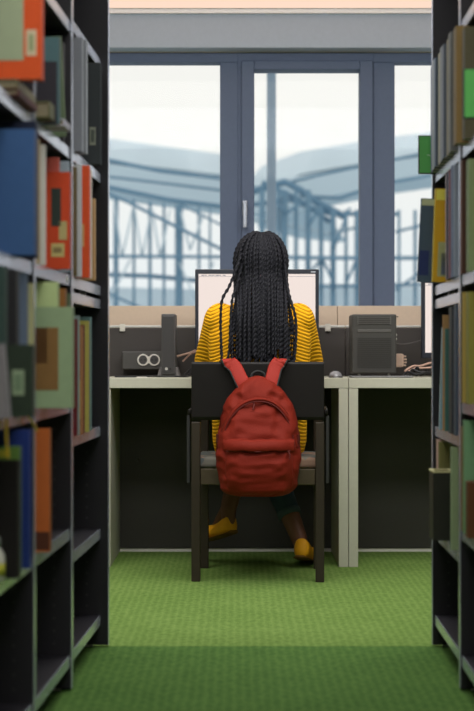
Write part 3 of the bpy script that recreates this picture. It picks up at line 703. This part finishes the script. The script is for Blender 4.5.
b.capsule(H(-.014, .078, -.070), H(.014, .078, -.070), .0085, .0085, 10)
b.ell(H(0, .070, -.100), .018, .014, .014, 12, 8)
for s in (-1, 1):
    b.capsule(H(s*.018, .076, .030), H(s*.045, .066, .030), .008, .007, 10)             # brow
    b.ell(H(s*.040, .060, -.025), .022, .018, .018, 12, 8)                               # cheek
    b.ell(H(s*.073, .0, -.008), .009, .020, .030, 12, 10)                                # ear
for k in ('R', 'L'):
    s = 1 if k == 'R' else -1
    b.capsule(LP(J['hip'+k]), LP(J['knee'+k]), .082, .055)
    kn = Vector(J['knee'+k]); an = Vector(J['ank'+k]); mid = kn.lerp(an, .35)
    b.capsule(LP(kn), LP(mid), .052, .052); b.capsule(LP(mid), LP(an), .052, .033)
    b.capsule(LP(J['sh'+k]), LP(J['el'+k]), .050, .038)
    b.capsule(LP(J['el'+k]), LP(J['wr'+k]), .040, .025)
feet = {'R': (Vector((-.034, 6.80, .235)), Vector((-.034, 6.790, .165)), Vector((-.125, 6.900, .118))), 'L': (Vector((.250, 6.745, .115)), Vector((.262, 6.725, .072)), Vector((.330, 6.905, .030)))}
feet['L'] = (Vector((.250, 6.745, .115)), Vector((.262, 6.722, .070)), Vector((.300, 6.920, .032)))
for k, (an, he, toe) in feet.items():
    b.capsule(LP(an), LP(he), .033, .026); b.capsule(LP(he), LP(toe), .026, .020); b.capsule(LP(an), LP(he.lerp(toe, .6)), .030, .022)
# hands resting on the desk, five fingers each
for k in ('R', 'L'):
    s = 1 if k == 'R' else -1; wr = Vector(J['wr'+k]); d = Vector((-s*.25, 1, -.12)).normalized(); sd = Vector((1, s*.25, 0)).normalized()
    pc = wr+d*.045+Vector((0, 0, -.004))
    for q_ in (-.026, -.009, .009, .026):
        b.capsule(LP(wr+sd*q_*.5), LP(wr+d*.085+sd*q_), .016, .0105, 10)
    for i, (q_, ln) in enumerate(((-.030, .070), (-.010, .080), (.010, .076), (.030, .060))):
        ln = ln if s > 0 else (.060, .076, .080, .070)[i]
        a0 = wr+d*.083+sd*q_; a1 = a0+d*ln*.42+Vector((0, 0, .004)); a2 = a1+d*ln*.34+Vector((0, 0, -.010)); a3 = a2+d*ln*.22+Vector((0, 0, -.011))
        b.capsule(LP(a0), LP(a1), .0095, .0088, 10); b.capsule(LP(a1), LP(a2), .0088, .0080, 10); b.capsule(LP(a2), LP(a3), .0080, .0070, 10)
    th0 = wr+d*.022-sd*s*.020; th1 = th0+d*.032-sd*s*.026; th2 = th1+d*.030-sd*s*.008+Vector((0, 0, -.008))
    b.capsule(LP(th0), LP(th1), .014, .011, 10); b.capsule(LP(th1), LP(th2), .011, .0085, 10)
body = b.build('body', M_skin, PS, smooth=True); remesh(body, .0042, 3)
for s in (-1, 1):
    e = MB().ell(H(s*.030, .0735, .010), .013, .009, .009, 16, 10).build('eye', mat('eye_white', (220, 215, 208), .2, .5), PS, smooth=True)
    MB().ell(H(s*.030, .0810, .010), .0055, .003, .0055, 14, 8).build('iris', mat('dark_iris', (36, 22, 16), .15, .5), e, smooth=True)
MB().tube([H(x, .0865-.0*abs(x), -.065) for x in (-.018, -.009, 0, .009, .018)], .0016, 6).build('mouth_line', mat('lip_line', (70, 34, 32), .6, .3), PS)

def sweater_mat():
    m = bpy.data.materials.new('ribbed_mustard_knit'); m.use_nodes = True; n = m.node_tree; L_ = n.links.new; b_ = n.nodes['Principled BSDF']
    b_.inputs['Roughness'].default_value = .9; b_.inputs['Specular IOR Level'].default_value = .1
    t_ = n.nodes.new('ShaderNodeTexCoord'); sp = n.nodes.new('ShaderNodeSeparateXYZ'); L_(t_.outputs['Object'], sp.inputs[0])
    def math_(op, a, b2=None, c=None):
        x = n.nodes.new('ShaderNodeMath'); x.operation = op
        for i, v in enumerate((a, b2, c)):
            if v is None: continue
            if isinstance(v, (int, float)): x.inputs[i].default_value = v
            else: L_(v, x.inputs[i])
        return x.outputs[0]
    ax = math_('ABSOLUTE', sp.outputs['X']); ov = math_('MAXIMUM', math_('SUBTRACT', ax, .10), 0.0)
    ov2 = math_('MAXIMUM', math_('SUBTRACT', ax, .19), 0.0)
    nz = n.nodes.new('ShaderNodeTexNoise'); nz.inputs['Scale'].default_value = 9; L_(t_.outputs['Object'], nz.inputs['Vector'])
    s1 = math_('MULTIPLY_ADD', ov, .45, sp.outputs['Z']); s1 = math_('MULTIPLY_ADD', ov2, -.8, s1); s1 = math_('MULTIPLY_ADD', nz.outputs['Fac'], .012, s1)
    s1 = math_('MULTIPLY_ADD', math_('ABSOLUTE', sp.outputs['Y']), .15, s1)
    sn = math_('SINE', math_('MULTIPLY', s1, 2*math.pi/.0135))
    rp_ = n.nodes.new('ShaderNodeValToRGB'); L_(math_('MULTIPLY_ADD', sn, .5, .5), rp_.inputs[0])
    e = rp_.color_ramp.elements; e[0].position = .05; e[0].color = lin((182, 122, 20)); e[1].position = .38; e[1].color = lin((242, 178, 32))
    L_(rp_.outputs[0], b_.inputs['Base Color'])
    bp = n.nodes.new('ShaderNodeBump'); bp.inputs['Strength'].default_value = .45; bp.inputs['Distance'].default_value = .004; L_(sn, bp.inputs['Height']); L_(bp.outputs[0], b_.inputs['Normal'])
    return m
sw = MB()
rings_path(sw, [(.087, 6.49, .475, .172, .128), (.087, 6.49, .52, .182, .134), (.087, 6.49, .60, .184, .130), (.087, 6.49, .70, .176, .120), (.087, 6.485, .82, .196, .112), (.087, 6.48, .92, .200, .110), (.087, 6.478, .98, .192, .100), (.087, 6.476, 1.02, .150, .085), (.088, 6.475, 1.050, .105, .072), (.088, 6.476, 1.072, .074, .066), (.088, 6.478, 1.085, .066, .062)])
for k in ('R', 'L'):
    sh, el, wr = (Vector(J[a+k]) for a in ('sh', 'el', 'wr'))
    sh2 = sh+Vector((0, 0, -.012))
    sw.capsule(LP(sh2), LP(el), .066, .060, 20); sw.capsule(LP(el), LP(el.lerp(wr, .6)), .060, .048, 20); sw.capsule(LP(el.lerp(wr, .6)), LP(el.lerp(wr, .93)), .047, .033, 20)
swo = sw.build('sweater', sweater_mat(), PS, smooth=True); remesh(swo, .006, 5)
# jeans
M_jean = mat('dark_teal_denim', (50, 64, 78), .85, .2, .3, 300)
jn = MB()
rings_path(jn, [(.087, 6.495, .469, .150, .112), (.087, 6.495, .50, .166, .124), (.087, 6.495, .57, .174, .126), (.087, 6.495, .62, .165, .12)])
for k in ('R', 'L'):
    hp, kn, an = (Vector(J[a+k]) for a in ('hip', 'knee', 'ank'))
    if k == 'R': jn.capsule(LP(hp), LP(kn), .088, .062, 20)
    else: jn.capsule(LP(hp), LP(kn), .080, .062, 20)
    jn.capsule(LP(kn), LP(kn.lerp(an, .40)), .061, .056, 20)
    e_ = .68 if k == 'R' else .76
    d_ = (an-kn).normalized(); a_ = kn.lerp(an, .40); b2 = kn.lerp(an, e_)
    jn.tube([LP(a_), LP(a_.lerp(b2, .5)), LP(b2-d_*.02), LP(b2)], [.056, .050, .046, .045], 20)
jo = jn.build('jeans', M_jean, PS, smooth=True); remesh(jo, .006, 3)
for k, e_ in (('R', .68), ('L', .76)):
    kn, an = (Vector(J[a+k]) for a in ('knee', 'ank')); b2 = kn.lerp(an, e_); d_ = (an-kn).normalized()
    MB().tube([LP(b2-d_*.022), LP(b2-d_*.02), LP(b2+d_*.004), LP(b2+d_*.006)], [.044, .049, .048, .043], 24).build('rolled_cuff', mat('denim_cuff', (70, 84, 92), .85, .2, .3, 300), PS, smooth=True)
# flats
M_shoe = mat('yellow_flat_leather', (226, 158, 22), .6, .3, .1, 60, .1)
def shoe(he, toe, up):
    he = Vector(he); toe = Vector(toe); d = (toe-he); ln = d.length; d.normalize(); up = Vector(up); up = (up-d*up.dot(d)).normalized(); sd = d.cross(up)
    prof = [(-.034, .020, .044, -.024), (-.026, .028, .046, -.029), (-.005, .034, .040, -.031), (.04, .036, .026, -.031), (.09, .037, .022, -.030), (.13, .041, .026, -.029), (.165, .042, .025, -.028), (.195, .036, .020, -.027), (.215, .026, .012, -.025), (.226, .012, .0, -.022)]
    rings = []; n = 24; k_ = ln/.19
    for s_, w_, top, bot in prof:
        c = he+d*s_*k_; mz = (top+bot)/2; hz = (top-bot)/2
        rings.append([LP(c+sd*w_*math.copysign(abs(math.cos(a))**.8, math.cos(a))+up*(mz+hz*math.copysign(abs(math.sin(a))**.8, math.sin(a)))) for a in [2*math.pi*i/n for i in range(n)]])
    o = MB().loft(rings).build('shoe', M_shoe, PS, smooth=True)
    rings = []
    for s_, w_, top, bot in prof:
        c = he+d*s_*k_
        rings.append([LP(c+sd*w_*1.03*math.cos(a)+up*(bot-.001+.0035*math.sin(a))) for a in [2*math.pi*i/16 for i in range(16)]])
    MB().loft(rings).build('sole', mat('shoe_sole', (120, 84, 40), .8, .2), o, smooth=True)
he, toe = feet['R'][1], feet['R'][2]; shoe(he+Vector((0, 0, -.004)), toe, (0.3, -.3, 1))
he, toe = feet['L'][1], feet['L'][2]; shoe(he, toe, (0, -.2, 1))

# hair: scalp cap and many braids
M_hair = mat('black_braids', (27, 27, 33), .75, .25, .3, 200, .2)
hb = MB(); HCn = Vector((.096, 6.485, 1.205)); RX, RY, RZ = .090, .106, .112
hb.ell(LP(HCn+Vector((0, -.008, .002))), RX-.006, RY-.008, RZ-.006, 28, 18)
rnd = random.Random(11)
def braid_path(a, layer, zend, xsp=1.0, ystart=None):
    pts = []
    lay = 1+.05*layer
    e0 = math.radians(rnd.uniform(62, 84))
    for i in range(7):
        e = e0+(math.radians(-22)-e0)*i/6
        ce = math.cos(e) if e > 0 else 1-.0*abs(e)
        pts.append(HCn+Vector((RX*lay*ce*math.sin(a), -RY*lay*ce*math.cos(a), RZ*lay*math.sin(e))))
    last = pts[-1]
    xt = HCn.x + (RX*1.06*math.sin(a))*(xsp*.88 if rnd.random() < .85 else xsp*1.12) + rnd.uniform(-.005, .005)
    yt = 6.352-.026*rnd.random()
    if zend > 1.0: yt = last.y
    n = 5
    for i in range(1, n+1):
        f = i/n; g_ = 1-(1-f)**2
        pts.append(Vector((last.x+(xt-last.x)*g_, last.y+(yt-last.y)*min(1, f*1.9), last.z+(zend-last.z)*f)))
    return catmull(pts, 7)
nb = 66
for i in range(nb):
    u = (i+.5)/nb*2-1
    a = math.asin(max(-1, min(1, u)))*1.02 + rnd.uniform(-.05, .05)
    layer = rnd.uniform(-.3, 1.2)
    zend = rnd.uniform(.80, .84+.08*abs(u))
    hb.tube([LP(p) for p in braid_path(a, layer, zend, 1+.16*rnd.random())], rnd.uniform(.0066, .0078), 8, .62, 170)
# strands with a little lift at the crown, left and right of the parting
for i in range(14):
    s = -1 if i % 2 else 1
    a = s*math.radians(rnd.uniform(8, 80)); lay = 1.09+.04*rnd.random(); pts = []
    for j in range(6):
        e = math.radians(80-19*j)
        ce = math.cos(e)
        pts.append(HCn+Vector((RX*lay*ce*math.sin(a)+s*.008, -RY*lay*ce*math.cos(a), RZ*(lay-.02)*math.sin(e))))
    e_ = pts[-1]
    pts += [Vector((e_.x, e_.y, 1.11)), Vector((e_.x+rnd.uniform(-.006, .006), min(e_.y, 6.38), 1.03)), Vector((e_.x+rnd.uniform(-.01, .01), 6.345, .93)), Vector((e_.x+rnd.uniform(-.014, .014), 6.335, .81))]
    hb.tube([LP(p) for p in catmull(pts, 8)], .0074, 8, .62, 170)
for s in (-1, 1):
    for i in range(3):
        a = s*(math.radians(98+14*i)); pts = []
        for j in range(7):
            e = math.radians(80-12*j); ce = math.cos(e)
            pts.append(HCn+Vector((RX*1.02*ce*math.sin(a), -RY*1.02*ce*math.cos(a), RZ*1.02*math.sin(e))))
        e_ = pts[-1]; pts += [Vector((HCn.x+s*.092, e_.y-.03, 1.14)), Vector((HCn.x+s*.100, 6.40, 1.06)), Vector((HCn.x+s*(.106+.006*i), 6.352, .95)), Vector((HCn.x+s*(.096+.009*i), 6.345, .82))]
        hb.tube([LP(p) for p in catmull(pts, 8)], .0074, 8, .62, 170)
hb.build('hair', M_hair, PS, smooth=True)
for pts in ([(.018, 6.40, 1.24), (-.006, 6.375, 1.17), (-.03, 6.36, 1.11), (-.056, 6.352, 1.06), (-.062, 6.35, .98), (-.060, 6.345, .90), (-.057, 6.342, .82)],
            [(.02, 6.40, 1.20), (.0, 6.38, 1.12), (-.018, 6.36, 1.06), (-.024, 6.352, .97), (-.028, 6.347, .88), (-.038, 6.343, .82)],
            [(.182, 6.41, 1.20), (.194, 6.38, 1.10), (.206, 6.362, 1.05), (.222, 6.352, .99), (.222, 6.348, .90), (.214, 6.344, .82)]):
    MB().tube([LP(p) for p in catmull(pts, 9)], .0072, 8, .62, 130).build('braid', M_hair, PS, smooth=True)

# ------------------------------------------------------------------ backpack
BP = thing('backpack', 'red backpack with front pocket hanging on the back of the wooden chair', 'backpack', (.0795, 6.284, .333), math.radians(-1.5))
M_red = mat('red_backpack_nylon', (118, 31, 17), .7, .15, .25, 160, .08)
M_dred = mat('dark_red_trim', (92, 24, 18), .65, .3, .2, 200)
M_strap = mat('red_strap', (150, 38, 26), .65, .25, .2, 200)
W = [(0, .100), (.008, .126), (.03, .143), (.08, .152), (.14, .160), (.19, .157), (.24, .150), (.29, .141), (.33, .126), (.37, .106), (.40, .080), (.42, .056), (.435, .028), (.441, .008)]
def interp(tb, z):
    for (a, va), (b_, vb) in zip(tb, tb[1:]):
        if z <= b_: return va+(vb-va)*max(0, (z-a))/(b_-a)
    return tb[-1][1]
Dp = [(0, .135), (.02, .15), (.1, .16), (.2, .150), (.3, .118), (.38, .082), (.42, .055), (.441, .03)]
def surf(x, z, off=0.0):      # local y of the front surface
    w_ = interp(W, z); d_ = interp(Dp, z); q_ = max(0, 1-(abs(x)/max(w_, 1e-4))**3.2)
    return -(d_*(q_**.45)) - off
b = MB(); nz_, nx_ = 64, 72; rings = []
for i in range(nz_+1):
    z = .441*(i/nz_); w_ = interp(W, z); d_ = interp(Dp, z); ring = []
    for k_ in range(nx_):
        a = 2*math.pi*k_/nx_; c_, s_ = math.cos(a), math.sin(a)
        x = w_*math.copysign(abs(c_)**.62, c_)
        y = -d_*abs(s_)**.62 if s_ > 0 else -.0+.0*s_
        p = Vector((x, y, z))
        if s_ > 0:
            nn = noise.noise(Vector((x*16, 3, z*16)))*.012+noise.noise(Vector((x*34+z*20, 9, z*30-x*14)))*.009-abs(noise.noise(Vector((x*20-z*7, 4, z*5+x*6))))*.018-abs(noise.noise(Vector((x*9+z*16, 14, z*14-x*18))))*.012+.006
            p += Vector((c_*.6, -s_, 0))*nn
        ring.append(p)
    rings.append(ring)
b.loft(rings); b.build('main_bag', M_red, BP, smooth=True)
def band(pts, off, wid, thick, m, name, parent=BP):       # strip lying on the bag front, pts in (x, z)
    path = [Vector((x, 0, z)) for x, z in pts]; rings = []
    path = catmull(path, 8); nP = len(path)
    for i, p in enumerate(path):
        t_ = (path[min(i+1, nP-1)]-path[max(0, i-1)]).normalized(); sd = Vector((t_.z, 0, -t_.x))
        a = p+sd*wid; c = p-sd*wid
        rings.append([Vector((a.x, surf(a.x, a.z, off), a.z)), Vector((p.x, surf(p.x, p.z, off+thick), p.z)), Vector((c.x, surf(c.x, c.z, off), c.z)), Vector((p.x, surf(p.x, p.z, off-.004), p.z))])
    return MB().loft(rings).build(name, m, parent, smooth=True)
arc = [(-.142, .178), (-.134, .220), (-.114, .275), (-.080, .322), (-.040, .348), (.003, .357), (.047, .349), (.086, .323), (.120, .275), (.137, .220), (.145, .178)]
band(arc, .010, .007, .007, M_red, 'zip_flap')
band([(x*.955, .165+(z-.165)*.955) for x, z in arc], .010, .003, .003, M_dred, 'zip')
# front pocket
def pocket():
    Wp = [(.006, .095), (.02, .118), (.06, .126), (.12, .124), (.17, .121), (.188, .118)]; rings = []
    for i in range(41):
        z = .006+.182*i/40; w_ = interp(Wp, z); ring = []
        for k_ in range(56):
            a = 2*math.pi*k_/56; c_, s_ = math.cos(a), math.sin(a); x = .004+w_*math.copysign(abs(c_)**.5, c_)
            bul = .030*abs(s_)**.45*(math.sin(math.pi*min(1, max(0, (z-.004)/.188)))**.35)
            y = surf(max(-.12, min(.12, x)), z)
            y = y-bul if s_ > 0 else y+.012
            nn = (noise.noise(Vector((x*22, 1, z*22)))*.008+noise.noise(Vector((x*40-z*35, 5, z*30+x*22)))*.006-abs(noise.noise(Vector((x*16-z*18, 8, z*16+x*8))))*.016) if s_ > 0 else 0
            ring.append((x, y-nn*abs(s_), z))
        rings.append(ring)
    return MB().loft(rings).build('front_pocket', M_red, BP, smooth=True)
pk = pocket()
def flap():
    rings = []
    for i in range(31):
        x = -.126+.260*i/30; q_ = max(-.118, min(.118, x)); y = surf(q_, .188); e = 1-.5*(abs(x)/.13)**6
        wob = noise.noise(Vector((x*26, 2, 7)))*.004
        rings.append([(x, y+.006, .213+wob), (x, y-.016*e, .208+wob), (x, y-.032*e, .195+wob), (x, y-.036*e, .172+wob), (x, y-.032*e, .168+wob), (x, y-.026*e, .186+wob), (x, y+.004, .198+wob)])
    return MB().loft(rings).build('pocket_flap', M_red, BP, smooth=True)
flap()
MB().tube([(-.115, surf(-.115, .17)-.028, .168), (0, surf(0, .17)-.034, .167), (.12, surf(.118, .17)-.028, .168)], .0022, 8).build('pocket_zip', M_dred, pk)
MB().tube([(.112, surf(.11, .165)-.030, .166), (.118, surf(.11, .165)-.033, .155), (.116, surf(.11, .165)-.034, .138)], .003, 6).build('zip_pull', M_dred, pk)
MB().tube([(-.018, surf(0, .36)-.004, .352), (-.014, surf(0, .34)-.008, .335), (-.018, surf(0, .32)-.008, .318)], .003, 6).build('zip_pull', M_dred, BP)
for s in (-1, 1):     # side tabs
    MB().box(-.012, .012, -.002, .002, -.016, .016).build('side_tab', M_dred, BP, bevel=.001, loc=(s*.150, -.072, .21)).rotation_euler = (0, 0, s*1.2)
# shoulder straps over the chair top, then down inside
cz = .8265-.333
for s in (-1, 1):
    path = [Vector((s*.046-.002, -.040, .400)), Vector((s*.058-.006, -.030, .430)), Vector((s*.074-.011, -.012, cz-.022)), Vector((s*.090-.014, -.006, cz-.004)), Vector((s*.098-.014, .000, cz+.0055)), Vector((s*.102-.014, .030, cz+.0055)), Vector((s*.104-.010, .050, cz-.006)), Vector((s*.106, .054, cz-.10)), Vector((s*.106, .054, cz-.2))]
    path = catmull(path, 8); rings = []; rim = []; nP = len(path)
    for i, p in enumerate(path):
        t_ = (path[min(i+1, nP-1)]-path[max(0, i-1)]).normalized(); sd = Vector((1, 0, 0)); sd = (sd-t_*sd.dot(t_)).normalized(); nn = t_.cross(sd)
        wd = .026
        rings.append([p+sd*wd*math.cos(a)+nn*.0055*math.sin(a) for a in [2*math.pi*j/12 for j in range(12)]])
        rim.append(p+sd*(-s)*-(wd-.001))
    st = MB().loft(rings).build('shoulder_strap', M_strap, BP, smooth=True)
    MB().tube(rim, .0038, 8).build('strap_binding', mat('black_binding', (34, 34, 34), .7, .3), st, smooth=True)
MB().tube(catmull([(-.028, -.012, .425), (-.022, -.006, .448), (0, -.004, .458), (.022, -.006, .448), (.028, -.012, .425)], 8), .005, 10).build('carry_handle', mat('black_binding', (34, 34, 34), .7, .3), BP, smooth=True)
